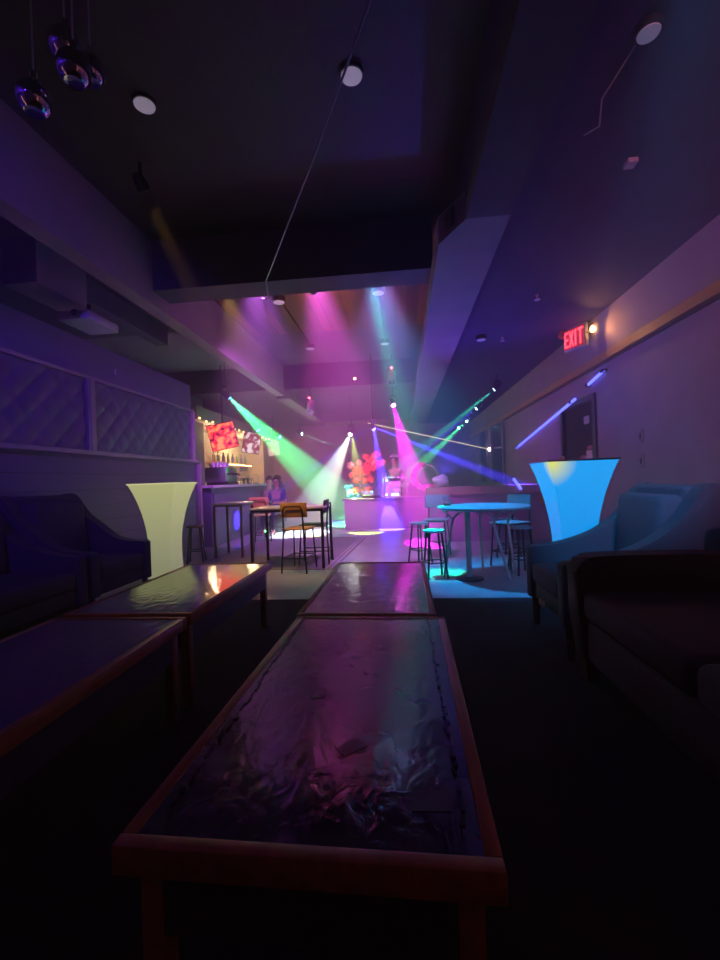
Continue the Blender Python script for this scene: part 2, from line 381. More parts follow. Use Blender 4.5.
# televisions hanging
def tv(x, y, z, rz, tilt, roll, w, h, scr, label):
    r = empty('television', (x, y, z), label, 'television', 'televisions over the bar', rz)
    R = Matrix.Rotation(tilt, 3, 'X') @ Matrix.Rotation(roll, 3, 'Y')
    tc_ = MB().box(-w/2, w/2, 0, .05, -h/2, h/2, .008, rot=R, piv=(0, 0, 0)).build('television_case', 'black_p', r)
    MB().box(-w/2+.015, w/2-.015, -.004, .001, -h/2+.015, h/2-.015, rot=R, piv=(0, 0, 0)).build('screen', scr, tc_, smooth=False)
    MB().tube([(0, .06, 0), (0, .07, .4), (0, .07, 3.0-z if y > 8.9 else 3.5-z)], .018, 8).build('ceiling_pole', 'black', r)
s1 = screen_mat('red flower picture', (.10, .0, .01), (1.0, .02, .02), (1, .14, .04), 4, 9)
s2 = screen_mat('dancer picture', (.25, .01, .02), (.30, .05, .05), (.9, .75, .75), 1.6, 9)
s3 = screen_mat('pink picture', (.5, .2, .15), (.7, .35, .3), (.9, .6, .5), 1.3, 6)
tv(-3.62, 8.5, 2.02, 0.42, .14, -.22, .54, .54, s1, 'hanging screen showing bright red flowers, nearest of three over the bar')
tv(-3.62, 10.2, 2.03, .42, .12, .16, .42, .52, s2, 'hanging screen showing pale figures on dark red, the middle one')
tv(-3.68, 12.2, 2.03, .30, .10, -.10, .36, .44, s3, 'pale pinkish hanging screen farthest along the bar, partly in the green beam')

# ------------------------------------------------------------------ coffee tables
def coffee_table(loc, w, l, film, label, rz=0):
    r = empty('coffee_table', loc, label, 'coffee table', None, rz); H = .45; e = .028
    MB().box(-w/2+e, w/2-e, -l/2+e, l/2-e, H-.022, H-.002).build('tabletop', film, r, smooth=False)
    ru = MB(); ru.box(-w/2, w/2, -l/2, -l/2+e, H-.05, H+.001, .004); ru.box(-w/2, w/2, l/2-e, l/2, H-.05, H+.001, .004)
    ru.box(-w/2, -w/2+e, -l/2+e, l/2-e, H-.05, H+.001, .004); ru.box(w/2-e, w/2, -l/2+e, l/2-e, H-.05, H+.001, .004)
    ru.build('edge_frame', 'table_wood', r)
    ap = MB(); a = .03
    ap.box(-w/2+a, w/2-a, -l/2+a, -l/2+a+.02, H-.17, H-.05); ap.box(-w/2+a, w/2-a, l/2-a-.02, l/2-a, H-.17, H-.05)
    ap.box(-w/2+a, -w/2+a+.02, -l/2+a, l/2-a, H-.17, H-.05); ap.box(w/2-a-.02, w/2-a, -l/2+a, l/2-a, H-.17, H-.05)
    ap.build('apron', 'apron', r, smooth=False)
    for sx in (-1, 1):
        for sy in (-1, 1):
            x = sx*(w/2-.05); y = sy*(l/2-.05)
            MB().box(x-.021, x+.021, y-.021, y+.021, .008, H-.05, .004).build('leg', 'table_wood', r)
    return r
ct = coffee_table((-.168, 1.232, 0), .625, 1.17, 'film', 'long dark film covered coffee table nearest the camera in the centre', rz=-.02)
ct2 = coffee_table((-.172, 2.43, 0), .605, 1.17, 'film', 'centre coffee table reflecting the pink stage lights, beyond the nearest one', rz=-.01)
lt = coffee_table((-1.285, 1.22, 0), .63, 1.20, 'film', 'dark coffee table at left in front of the near left sofa')
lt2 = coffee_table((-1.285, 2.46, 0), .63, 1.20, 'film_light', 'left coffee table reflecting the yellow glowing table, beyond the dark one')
# stickers and crumpled film on the near table
def patch(name, x, y, w, l, rz, m, label, z=.4485):
    o = MB().box(-w/2, w/2, -l/2, l/2, 0, .0012).build(name, m, at=(x, y, z), smooth=False); o.rotation_euler = (0, 0, rz); return tag(o, label, 'sticker')
M['tape'] = mat('grey violet tape', (.07, .055, .09), .25)
patch('sticker', -.245, 1.16, .035, .05, .1, 'tape', 'small square sticker on the near centre coffee table, left of middle')
patch('sticker', .03, .78, .07, .05, .05, 'tape', 'larger pale sticker at the near right corner of the centre table')
patch('sticker', -.13, .93, .06, .04, .7, 'tape', 'tilted rectangular sticker in the middle of the near centre table')
M['shine'] = mat('clear crinkled film', (.035, .025, .045), .12)
fl = MB()
for side, x, n in ((0, -.435, 44), (1, .085, 44)):
    for k in range(n):
        y = .72+k*.025+random.uniform(0, .012); w = random.uniform(.003, .010); x2 = x+random.uniform(-.004, .004)
        fl.box(x2-w/2, x2+w/2, y, y+random.uniform(.01, .03), .449, .449+random.uniform(.0015, .005), rot=Matrix.Rotation(random.uniform(-.25, .25), 3, 'Z'))
tag(fl.build('film_edge', 'shine'), 'crinkled clear film edges taped along the near centre coffee table', 'plastic film', kind='stuff')

# ------------------------------------------------------------------ upholstery
def smooth_profile(pts, n=6):
    out = []
    for i in range(len(pts)-1):
        p0 = pts[max(i-1, 0)]; p1 = pts[i]; p2 = pts[i+1]; p3 = pts[min(i+2, len(pts)-1)]
        for k in range(n):
            t = k/n
            out.append(tuple(.5*((2*p1[a])+(-p0[a]+p2[a])*t+(2*p0[a]-5*p1[a]+4*p2[a]-p3[a])*t*t+(-p0[a]+3*p1[a]-3*p2[a]+p3[a])*t**3) for a in (0, 1)))
    out.append(pts[-1]); return out
def sofa(loc, W, D, fab, label, rz, top=.97, cat='armchair', name='armchair', seats=1, armw=.10):
    """faces local +x, back at x=0"""
    r = empty(name, loc, label, cat, None, rz)
    arm = [(0.0, top-.03), (.06, top), (.13, top-.04), (.24, top-.19), (.38, top-.30), (.54, .585), (.70, .55), (D-.02, .545)]
    poly = smooth_profile(arm)+[(D, .53), (D, .20), (0.06, .20)]
    for s in (-1, 1):
        y0, y1 = (W/2-armw, W/2) if s > 0 else (-W/2, -W/2+armw)
        MB().prism(poly, 1, y0, y1, bev=.022).build('arm', fab, r)
    MB().box(.02, .16, -W/2+armw, W/2-armw, .22, top-.01, .035, 3).build('back_frame', fab, r)
    MB().box(.05, D-.03, -W/2+armw, W/2-armw, .20, .31, .01).build('seat_base', fab, r)
    iw = W-2*armw
    for k in range(seats):
        a = -iw/2+iw*k/seats+.006; b = a+iw/seats-.012
        MB().box(.24, D-.005, a, b, .305, .44, .035, 3).build('seat_cushion', fab, r)
        MB().box(.13, .30, a, b, .42, top-.06, .05, 3, rot=Matrix.Rotation(-.10, 3, 'Y')).build('back_cushion', fab, r)
    for sy in (-1, 1):
        for x in (.09, D-.05):
            MB().tube([(x, sy*(W/2-.05), .008), (x, sy*(W/2-.05), .21)], [.018, .028], 4).build('leg', 'wood_leg', r)
    return r
sofa((-3.19, 3.42, 0), .78, .84, 'fabric', 'charcoal sloped arm armchair at left beside the yellow glowing table', 0, top=1.0)
ra = sofa((1.675, 2.74, 0), .70, .84, 'fabric_cyan_lit', 'sloped arm armchair at right beside the blue glowing table, cyan light tinted into its cloth', PI, top=.95)
MB().box(.842, .846, -.06, .05, .215, .25).build('care_tag', 'paper', ra)
sofa((-3.19, 2.02, 0), 1.95, .84, 'fabric', 'long charcoal sofa at far left beside the dark coffee table', 0, top=.93, cat='sofa', name='sofa', seats=2)
# box armed sofa at right
bs = empty('sofa', (1.85, 1.38, 0), 'large plum black box armed sofa at the right edge, nearest the camera', 'sofa', None, PI)
W = 1.85; D = 1.03
for s in (-1, 1):
    y0, y1 = (W/2-.13, W/2) if s > 0 else (-W/2, -W/2+.13)
    poly = smooth_profile([(0, .60), (.3, .62), (.6, .625), (.92, .62), (1.0, .59), (D, .54)])+[(D-.01, .35), (D-.03, .12), (0, .12)]
    MB().prism(poly, 1, y0, y1, bev=.03).build('arm', 'fabric_dark', bs)
MB().box(0, .17, -W/2+.13, W/2-.13, .14, .86, .04, 3).build('back_frame', 'fabric_dark', bs)
MB().box(.1, D-.04, -W/2+.13, W/2-.13, .12, .32, .02, 3).build('seat_base', 'fabric_dark', bs)
for k in range(2):
    a = -W/2+.135+k*.795; MB().box(.2, D-.02, a, a+.785, .32, .46, .04, 3).build('seat_cushion', 'fabric_dark', bs)
    MB().box(.15, .33, a, a+.785, .44, .86, .05, 3).build('back_cushion', 'fabric_dark', bs)
for sy in (-1, 1):
    for x in (.06, D-.08): MB().box(x-.03, x+.03, sy*(W/2-.07)-.03, sy*(W/2-.07)+.03, .008, .13).build('leg', 'wood_leg', bs)

# ------------------------------------------------------------------ glowing cocktail tables
def glow_mat(name, lo, hi, s, side=None, patch=None):
    m = mat(name, (.10, .10, .10), .5, emit=lo, es=s); nt = m.node_tree; b = nt.nodes['Principled BSDF']; N = nt.nodes.new; L = nt.links.new
    tc = N('ShaderNodeTexCoord'); sp = N('ShaderNodeSeparateXYZ'); L(tc.outputs['Object'], sp.inputs[0])
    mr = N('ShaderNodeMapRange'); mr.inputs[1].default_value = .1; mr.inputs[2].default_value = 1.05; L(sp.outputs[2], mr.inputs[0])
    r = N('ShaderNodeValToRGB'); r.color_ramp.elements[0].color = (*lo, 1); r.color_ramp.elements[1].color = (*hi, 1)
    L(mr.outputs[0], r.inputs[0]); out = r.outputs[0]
    if patch:
        # a separate warm LED inside, near one top corner
        vd = N('ShaderNodeVectorMath'); vd.operation = 'DISTANCE'; L(tc.outputs['Object'], vd.inputs[0]); vd.inputs[1].default_value = patch[0]
        m2 = N('ShaderNodeMapRange'); m2.inputs[1].default_value = patch[1]; m2.inputs[2].default_value = 0; m2.inputs[3].default_value = 0; m2.inputs[4].default_value = 1; L(vd.outputs['Value'], m2.inputs[0])
        mx = N('ShaderNodeMixRGB'); mx.inputs[2].default_value = (*patch[2], 1); L(m2.outputs[0], mx.inputs[0]); L(out, mx.inputs[1]); out = mx.outputs[0]
    L(out, b.inputs['Emission Color'])
    return m
def cocktail(loc, a, H, m, label, rim):
    r = empty('glowing_cocktail_table', loc, label, 'cocktail table')
    prof = [(.0, .53), (.12, .50), (.30, .485), (.45, .505), (.60, .575), (.75, .69), (.88, .83), (.97, .95), (1.0, 1.0)]
    prof = smooth_profile(prof, 4)
    mb = MB(); rings = []
    for (z, s) in prof:
        hw = a/2*s; c = hw*.05; ring = []
        # square section, slightly hollow sides
        for q in range(4):
            ang = q*PI/2
            for t in (-1, -.5, 0, .5, 1):
                x = hw - (1-t*t)*hw*.03; y = t*(hw-c)
                ring.append(mb.bm.verts.new((x*math.cos(ang)-y*math.sin(ang), x*math.sin(ang)+y*math.cos(ang), z*H*.985+.008)))
        rings.append(ring)
    n = 20
    for i in range(len(rings)-1):
        for k in range(n): mb.bm.faces.new((rings[i][k], rings[i][(k+1) % n], rings[i+1][(k+1) % n], rings[i+1][k]))
    mb.bm.faces.new(rings[0][::-1]); mb.bm.faces.new(rings[-1])
    mb.build('glowing_cover', m, r)
    MB().box(-a/2-.004, a/2+.004, -a/2-.004, a/2+.004, H*.985+.006, H+.004, .004).build('table_top', rim, r)
    return r
gy = glow_mat('yellow glowing plastic', (.30, .30, .17), (.52, .53, .21), 1.0)
gc = glow_mat('cyan glowing plastic', (.0, .24, .76), (.0, .37, .95), 1.1, patch=((-.24, -.27, 1.10), .20, (.85, .85, .12)))
M['rim_y'] = emis('yellow rim', (.8, .75, .4), .9); M['rim_c'] = mat('dark blue table top', (.02, .06, .15), .3)
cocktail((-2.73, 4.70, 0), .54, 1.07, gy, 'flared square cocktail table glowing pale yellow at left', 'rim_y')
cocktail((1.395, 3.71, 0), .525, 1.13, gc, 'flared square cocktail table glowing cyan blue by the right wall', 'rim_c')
for k, (x, y) in enumerate(((1.27, 3.56), (1.45, 3.6))):
    o = MB().lathe([(.018, 0), (.022, .004), (.022, .02), (.01, .03)], 10).build('tealight', 'grey_p', at=(x, y, 1.135))
    tag(o, ('left' if k == 0 else 'right')+' of two tiny tealights on the cyan glowing table', 'tealight', 'tealights on the cyan table')

# ------------------------------------------------------------------ stools, chairs and tables further back
def stool(loc, label, rz=0, top='teal_top'):
    r = empty('bar_stool', loc, label, 'stool', 'backless stools', rz); h = .49
    MB().lathe([(.0, h-.022), (.105, h-.022), (.118, h-.014), (.118, h-.004), (.11, h), (0.0, h)], 24).build('seat', top, r)
    for k in range(4):
        a = PI/4+k*PI/2; ca, sa = math.cos(a), math.sin(a)
        MB().tube([(.085*ca, .085*sa, h-.02), (.145*ca, .145*sa, .0)], .011, 8).build('leg', 'black', r)
    rg = MB()
    for k in range(4):
        a = PI/4+k*PI/2; b = a+PI/2; q = .131
        rg.tube([(q*math.cos(a), q*math.sin(a), .16), (q*math.cos(b), q*math.sin(b), .16)], .007, 6)
    rg.build('footrest', 'black', r)
    return r
st = stool((.31, 4.50, 0), 'backless round stool in front of the round high table, standing in green light', .2)
dup(st, (.19, 5.30, 0), .6, 'backless round stool behind and left of the frontmost stool')
dup(st, (1.21, 4.62, 0), .3, 'backless round stool right of the round table, next to the armchair')
dup(st, (1.30, 5.55, 0), .8, 'backless round stool behind the stool next to the armchair')
stool((-2.79, 5.55, 0), 'dark topped stool beside the yellow glowing table', .3, 'wood_leg')

def chair(loc, rz, label, back='ply', h=.50, top=.80, w=.31, d=.33, group='metal framed chairs'):
    """faces local +y"""
    r = empty('metal_frame_chair', loc, label, 'chair', group, rz)
    MB().box(-w/2, w/2, -d/2, d/2, h-.014, h, .006).build('seat', back, r)
    MB().box(-w/2-.005, w/2+.005, -d/2-.005, -d/2+.012, top-.17, top, .006, rot=Matrix.Rotation(.10, 3, 'X')).build('backrest', back, r)
    q = w/2-.035; yb = -d/2-.02
    MB().tube([(-q-.03, yb-.02, .0), (-q, yb, h-.02), (-q+.005, yb-.015, top-.09), (-q+.03, yb-.02, top-.045), (q-.03, yb-.02, top-.045), (q-.005, yb-.015, top-.09), (q, yb, h-.02), (q+.03, yb-.02, 0)], .010, 8).build('back_frame', 'black', r)
    for s in (-1, 1):
        MB().tube([(s*(q+.02), d/2+.01, 0), (s*q, d/2-.03, h-.02)], .010, 8).build('leg', 'black', r)
    f = MB(); zz = .17; x = q+.02; y = d/2-.005
    f.tube([(-x, yb-.012, zz), (-x, y, zz), (x, y, zz), (x, yb-.012, zz), (-x, yb-.012, zz)], .007, 6)
    f.tube([(-q, yb, h-.025), (-q, d/2-.03, h-.025), (q, d/2-.03, h-.025), (q, yb, h-.025)], .008, 6)
    f.build('stretcher', 'black', r)
    return r
c0 = chair((-1.22, 4.95, 0), -.12, 'orange plywood chair with black frame, back to camera at the rectangular table')
chair((-1.13, 5.37, 0), PI/2, 'dark chair tucked sideways under the rectangular table, behind the orange one', 'black_p')
dup(c0, (-2.42, 7.15, 0), .15, 'orange backed chair by the bar in front of the green shirted guest')
c1 = chair((1.20, 5.02, 0), 2.2, 'teal lit chair with black frame at the right of the round table', 'teal_top')
dup(c1, (.42, 5.6, 0), PI-.2, 'teal lit chair on the far side of the round table beside the stools')
def rect_table(x0, x1, y0, y1, h, label, top, name='high_table', leg='black', cat='table'):
    cx, cy = (x0+x1)/2, (y0+y1)/2
    r = empty(name, (cx, cy, 0), label, cat); w = x1-x0; l = y1-y0
    MB().box(-w/2, w/2, -l/2, l/2, h-.022, h, .004).build('tabletop', top, r)
    f = MB()
    for a in (-1, 1): f.box(-w/2+.02, w/2-.02, a*(l/2-.03)-.012, a*(l/2-.03)+.012, h-.05, h-.022); f.box(a*(w/2-.03)-.012, a*(w/2-.03)+.012, -l/2+.045, l/2-.045, h-.05, h-.022)
    f.build('frame', leg, r, smooth=False)
    for sx in (-1, 1):
        for sy in (-1, 1):
            x = sx*(w/2-.025); y = sy*(l/2-.025); MB().box(x-.016, x+.016, y-.016, y+.016, 0, h-.05, .002).build('leg', leg, r)
rect_table(-1.84, -.93, 4.98, 5.62, .73, 'rectangular pale topped table with black legs behind the orange chair', 'ply_top')
rect_table(-2.66, -2.22, 5.78, 6.28, .77, 'small square high table against the bar, between cocktail table and bar', 'bar_top', leg='wood_leg')
# round table with forked legs
rt = empty('round_table', (.80, 4.45, 0), 'round blue lit table with forked metal legs', 'table')
MB().lathe([(0, .70), (.43, .70), (.455, .712), (.455, .725), (.445, .73), (0, .73)], 48).build('tabletop', 'teal_top', rt)
MB().tube([(-.16, -.05, 0), (-.16, -.05, .70)], .028, 12).build('centre_post', 'grey_p', rt)
MB().lathe([(0, 0), (.14, 0), (.14, .01), (.03, .025), (0, .025)], 20, c=(-.16, -.05, 0)).build('foot_plate', 'black', rt)
for k, (nx, ny, fx, fy) in enumerate(((-.30, 0, -.40, .05), (.10, -.08, .22, -.12), (.02, .25, .05, .36), (.28, .10, .34, .16))):
    f = MB(); nz = .60
    f.tube([(nx-.10, ny, .70), (nx, ny, nz)], .010, 8); f.tube([(nx+.10, ny, .70), (nx, ny, nz)], .010, 8)
    f.tube([(nx, ny, nz+.005), (nx-.01, ny, nz-.06), (fx, fy, 0)], .013, 8); f.build('leg', 'grey_p', rt)
gl = MB().lathe([(.03, 0), (.045, .02), (.05, .07), (.04, .10), (.036, .10), (.045, .07), (.04, .022), (.02, .012)], 16).build('glass_cup', 'clear', at=(.46, 4.55, .73))
tag(gl, 'small round glass cup on the left edge of the round table', 'cup')
mt = MB().box(-.95, .95, -1.4, 1.4, 0, .006).build('floor_runner', 'rug', at=(-1.70, 6.4, 0), smooth=False); mt.rotation_euler = (0, 0, -.06)
tag(mt, 'grey woven rug under the rectangular table', 'rug')
s_ = MB(); s_.box(.84, .87, -1.4, 1.4, .006, .008); s_.box(.90, .93, -1.4, 1.4, .006, .008); s_.build('border_stripe', 'rug_line', mt, smooth=False)

# ------------------------------------------------------------------ DJ booth and flowers
dj = empty('dj_booth', (-.30, 9.05, 0), 'cloth fronted music booth on the dance floor behind the beams', 'booth')
MB().box(-.92, .92, -.12, .24, 0, .60, .01).build('booth_front', 'booth', dj)
MB().box(-.96, .96, -.16, .28, .60, .64, .005).build('booth_top', 'booth', dj)
mon = empty('equipment_case', (-.15, 9.15, .64), 'clear edged equipment case with small white lamps on the booth', 'equipment')
fr = MB(); w, hh = .26, .42
for x in (-w, w):
    for y in (-.1, .12): fr.box(x-.012, x+.012, y-.012, y+.012, 0, hh)
for z in (0.012, hh):
    fr.box(-w, w, -.112, -.088, z-.012, z+.012); fr.box(-w, w, .108, .132, z-.012, z+.012); fr.box(-w-.012, -w+.012, -.1, .12, z-.012, z+.012); fr.box(w-.012, w+.012, -.1, .12, z-.012, z+.012)
fr.build('case_frame', 'grey_p', mon, smooth=False)
MB().box(-.20, .12, -.05, .1, .02, .34, .01).build('screen_back', 'grey_p', mon)
for (x, z) in ((-.17, .36), (-.18, .06), (-.06, .06), (-.01, .06), (.05, .06)): MB().sphere((x, -.13, z), .018, n=8).build('indicator_lamp', emis('white lamp', (.9, .8, 1), 12), mon)
mx = empty('mixer', (-.66, 9.12, .64), 'low mixing console on the left of the booth top', 'mixer')
MB().box(-.18, .18, -.12, .14, 0, .06, .01).build('mixer_body', 'black_p', mx)
for k in range(6): MB().lathe([(.014, 0), (.012, .025)], 8).build('knob', 'grey_p', mx, at=(-.14+.055*k, -.05, .06))

def bloom(r, x, y, z, R, m):
    mb = MB(); q = random.uniform(0, 6)
    tilt = Matrix.Rotation(PI/2+random.uniform(-.3, .3), 3, 'X') @ Matrix.Rotation(random.uniform(-.4, .4), 3, 'Y')
    for ring, (n, rr, pr) in enumerate(((6, .62, .42), (5, .34, .34), (1, 0, .26))):
        for k in range(n):
            a = q+2*PI*k/n+ring*.5
            c = tilt @ Vector((rr*R*math.cos(a), rr*R*math.sin(a), ring*R*.16))
            mb.sphere((0, 0, 0), pr*R, (1, 1, .55), 8)
            mb.bm.verts.ensure_lookup_table()
            vs = mb.bm.verts[-(8*5+2):] if False else None
            new = [v for v in mb.bm.verts if v.tag is False]
            for v in new: v.co = tilt @ v.co + c; v.tag = True
    o = mb.build('bloom', m, r, at=(x, y, z)); return o
fa = empty('flower_arrangement', (-.78, 9.62, 0), 'tall arrangement of big coral blooms rising behind the booth', 'flowers')
MB().lathe([(.16, 0), (.16, .02), (.03, .05), (.025, .55), (.12, .62), (.15, .78), (.12, .78)], 16).build('flower_stand', 'grey_p', fa)
px = [(351, 465), (357, 470), (352, 475), (360, 462), (364, 470), (368, 465), (362, 476), (368, 473), (373, 468), (376, 455), (380, 453), (370, 458), (384, 462), (378, 464), (365, 480), (358, 484), (356, 480), (371, 479), (374, 461), (366, 456), (355, 490), (350, 492), (361, 491), (368, 488)]
for k, (a, b) in enumerate(px):
    Y = 9.62+random.uniform(-.12, .12); X = (a-402)/430*Y; Z = 1.03+(478-b+(402-a)*.035)/430*Y
    bloom(fa, X+.78, Y-9.62, Z, random.uniform(.07, .10), 'petal' if k % 3 else 'petal2')
stm = MB()
for k in range(10):
    a = random.uniform(-.3, .45); stm.tube([(0, 0, .6), (a*.5, .05, .9), (a-.05, .1, 1.25+random.uniform(-.2, .15))], .008, 5)
stm.build('stems', 'leaf', fa)
lf = MB()
for k in range(26):
    p = (random.uniform(-.5, .15), random.uniform(-.1, .15), random.uniform(.62, .92)); lf.sphere(p, .07, (1, .3, .5), 6)
lf.build('leaves', 'leaf', fa)
fh = empty('flower_hoop', (.52, 9.58, 0), 'round hoop wound with hot pink flowers to the right of the booth', 'flowers')
MB().torus((0, 0, 1.06), .26, .014, 32, 8, Matrix.Rotation(PI/2, 3, 'X')).build('hoop', 'white', fh)
MB().tube([(0, .02, 0), (0, .02, .80)], .018, 8).build('hoop_stand', 'white', fh)
MB().lathe([(.16, 0), (.16, .015), (.02, .03)], 16).build('stand_foot', 'white', fh)
for k in range(13):
    a = PI*.55+k*.30; bloom(fh, .26*math.cos(a), -.03, 1.06+.26*math.sin(a), random.uniform(.055, .085), 'petal_pink')
# pale covered bundle on the half wall
bb = MB(); bb.sphere((0, 0, .10), .13, (1, .7, .8), 16)
for v in bb.bm.verts: v.co += Vector((math.sin(v.co.z*40)*.012, 0, math.sin(v.co.x*35)*.012))
tag(bb.build('cloth_bundle', 'white', at=(.62, 7.0, .87)), 'pale crumpled cloth bundle on the left end of the half wall', 'bundle')

# ------------------------------------------------------------------ people
def skinned(name, verts, edges, radii, m, parent, sub=2, root=0):
    me = bpy.data.meshes.new(name); me.from_pydata([Vector(v) for v in verts], edges, []); me.materials.append(M[m])
    o = bpy.data.objects.new(name, me); C.objects.link(o); o.parent = parent
    sk = o.modifiers.new('skin', 'SKIN'); sk.use_smooth_shade = True
    for i, r in enumerate(radii):
        rr = r if isinstance(r, tuple) else (r, r)
        me.skin_vertices[0].data[i].radius = rr; me.skin_vertices[0].data[i].use_root = (i == root)
    sb = o.modifiers.new('sub', 'SUBSURF'); sb.levels = sub; sb.render_levels = sub
    return o
def person(loc, rz, label, top_mat, sitting=True, hair_long=True, s=1.0, cap=False):
    """faces local +y; seat height .49 when sitting"""
    r = empty('person', loc, label, 'person', None, rz); r.scale = (s, s, s)
    pz = .58 if sitting else .88
    V = [(0, 0, pz), (0, .01, pz+.17), (0, .01, pz+.36), (0, .0, pz+.47), (0, .02, pz+.55), (0, .03, pz+.63), (0, .02, pz+.71)]
    R = [(.13, .10), (.115, .085), (.14, .09), (.05, .05), (.05, .055), (.075, .09), (.06, .075)]
    E_ = [(0, 1), (1, 2), (2, 3), (3, 4), (4, 5), (5, 6)]
    def add(v, rad, par): V.append(v); R.append(rad); E_.append((par, len(V)-1)); return len(V)-1
    wr = []
    for sx in (-1, 1):
        a = add((sx*.17, .0, pz+.42), (.05, .05), 2)
        if sitting:
            b = add((sx*.22, .04, pz+.16), (.04, .04), a); c = add((sx*.13, .27, pz+.18), (.03, .03), b)
        else:
            b = add((sx*.23, .06, pz+.18), (.04, .04), a); c = add((sx*.16, .30, pz+.10), (.03, .03), b)
        hd = add((sx*.11, .33, pz+(.18 if sitting else .09)), (.028, .018), c); wr.append(hd)
        for q in range(5):
            base = Vector(V[hd]); off = (q-2)*.016
            if q == 0: tip = base+Vector((-sx*.045, .02, .005))
            else: tip = base+Vector((-off*.8, .075-.006*abs(q-2), -.02))
            add(tuple(base+(tip-base)*.55+Vector((0, 0, .006))), .009, hd); add(tuple(tip), .007, len(V)-1)
        if sitting:
            h = add((sx*.09, .06, pz-.02), (.085, .08), 0); k = add((sx*.12, .40, pz-.03), (.055, .055), h)
            an = add((sx*.12, .40, .10), (.035, .035), k); add((sx*.12, .52, .05), (.035, .025), an)
        else:
            h = add((sx*.09, 0, pz-.10), (.085, .085), 0); k = add((sx*.10, .02, .47), (.055, .055), h)
            an = add((sx*.10, 0, .09), (.035, .04), k); add((sx*.10, .13, .04), (.04, .028), an)
    skinned('body', V, E_, R, 'skin', r)
    # clothes
    Vt = [(0, 0, pz-.04), (0, .01, pz+.17), (0, .01, pz+.36), (0, 0, pz+.45)]; Rt = [(.15, .12), (.13, .10), (.155, .105), (.07, .06)]
    Et = [(0, 1), (1, 2), (2, 3)]
    for sx in (-1, 1):
        Vt.append((sx*.17, 0, pz+.42)); Rt.append((.062, .062)); Et.append((2, len(Vt)-1))
        Vt.append((sx*.215, .03, pz+.20)); Rt.append((.052, .052)); Et.append((len(Vt)-2, len(Vt)-1))
    skinned('top', Vt, Et, Rt, top_mat, r)
    Vp = [(0, 0, pz-.03)]; Rp = [(.15, .125)]; Ep = []
    for sx in (-1, 1):
        pts = [((sx*.09, .06, pz-.02), .096), ((sx*.12, .40, pz-.03), .068), ((sx*.12, .40, .14), .05)] if sitting else [((sx*.09, 0, pz-.10), .098), ((sx*.10, .02, .47), .068), ((sx*.10, 0, .12), .05)]
        p = 0
        for v, q in pts: Vp.append(v); Rp.append(q); Ep.append((p, len(Vp)-1)); p = len(Vp)-1
    skinned('trousers', Vp, Ep, Rp, 'denim', r)
    hz = pz+.70
    hm = MB(); hm.sphere((0, -.008, hz+.01), .098, (1, 1.12, 1.0), 16)
    if hair_long:
        hm.sphere((0, -.055, hz-.10), .09, (1.1, .7, 1.5), 14); hm.sphere((-.075, -.01, hz-.08), .035, (.8, 1, 2.6), 10); hm.sphere((.075, -.01, hz-.08), .035, (.8, 1, 2.6), 10)
    for v in hm.bm.verts:
        if v.co.y > .055 and v.co.z < hz+.04: v.co.y = .03
    hm.build('hair', 'hair', r)
    if cap: 
        cp = MB(); cp.sphere((0, .0, hz+.03), .105, (1, 1.1, .8), 16)
        for v in cp.bm.verts: v.co.z = max(v.co.z, hz+.03)
        cp.box(-.07, .07, .08, .20, hz+.028, hz+.038, .004); cp.build('cap', 'grey_p', r)
    fm = MB(); fm.sphere((-.03, .108, hz-.045), .011, n=8); fm.sphere((.03, .108, hz-.045), .011, n=8); fm.build('eyes', 'black_p', r)
    nm = MB(); nm.sphere((0, .122, hz-.07), .014, (.8, 1, 1.3), 8); nm.build('nose', 'skin', r)
    mm = MB(); mm.box(-.022, .022, .104, .118, hz-.108, hz-.098, .003); mm.build('mouth', 'petal_pink', r)
    em_ = MB(); em_.sphere((-.088, .015, hz-.055), .02, (.4, .7, 1.2), 8); em_.sphere((.088, .015, hz-.055), .02, (.4, .7, 1.2), 8); em_.build('ears', 'skin', r)
    return r
person((-2.47, 8.35, 0), PI-.3, 'seated person with long dark hair in a blue top, facing the camera by the bar', 'dress', True, True, .86)
person((-2.80, 8.9, 0), PI+.1, 'seated person with short dark hair in a green shirt leaning at the bar', 'shirt', True, False, .86)
person((-.17, 10.1, 0), PI, 'standing person in cap and dark top behind the booth in violet light', 'hoodie', False, False, .95, cap=True)
stool((-2.47, 8.40, 0), 'backless stool under the blue dressed seated guest', .2, 'wood_leg').scale = (1, 1, .9)
stool((-2.80, 8.95, 0), 'backless stool under the green shirted guest', .2, 'wood_leg').scale = (1, 1, .9)

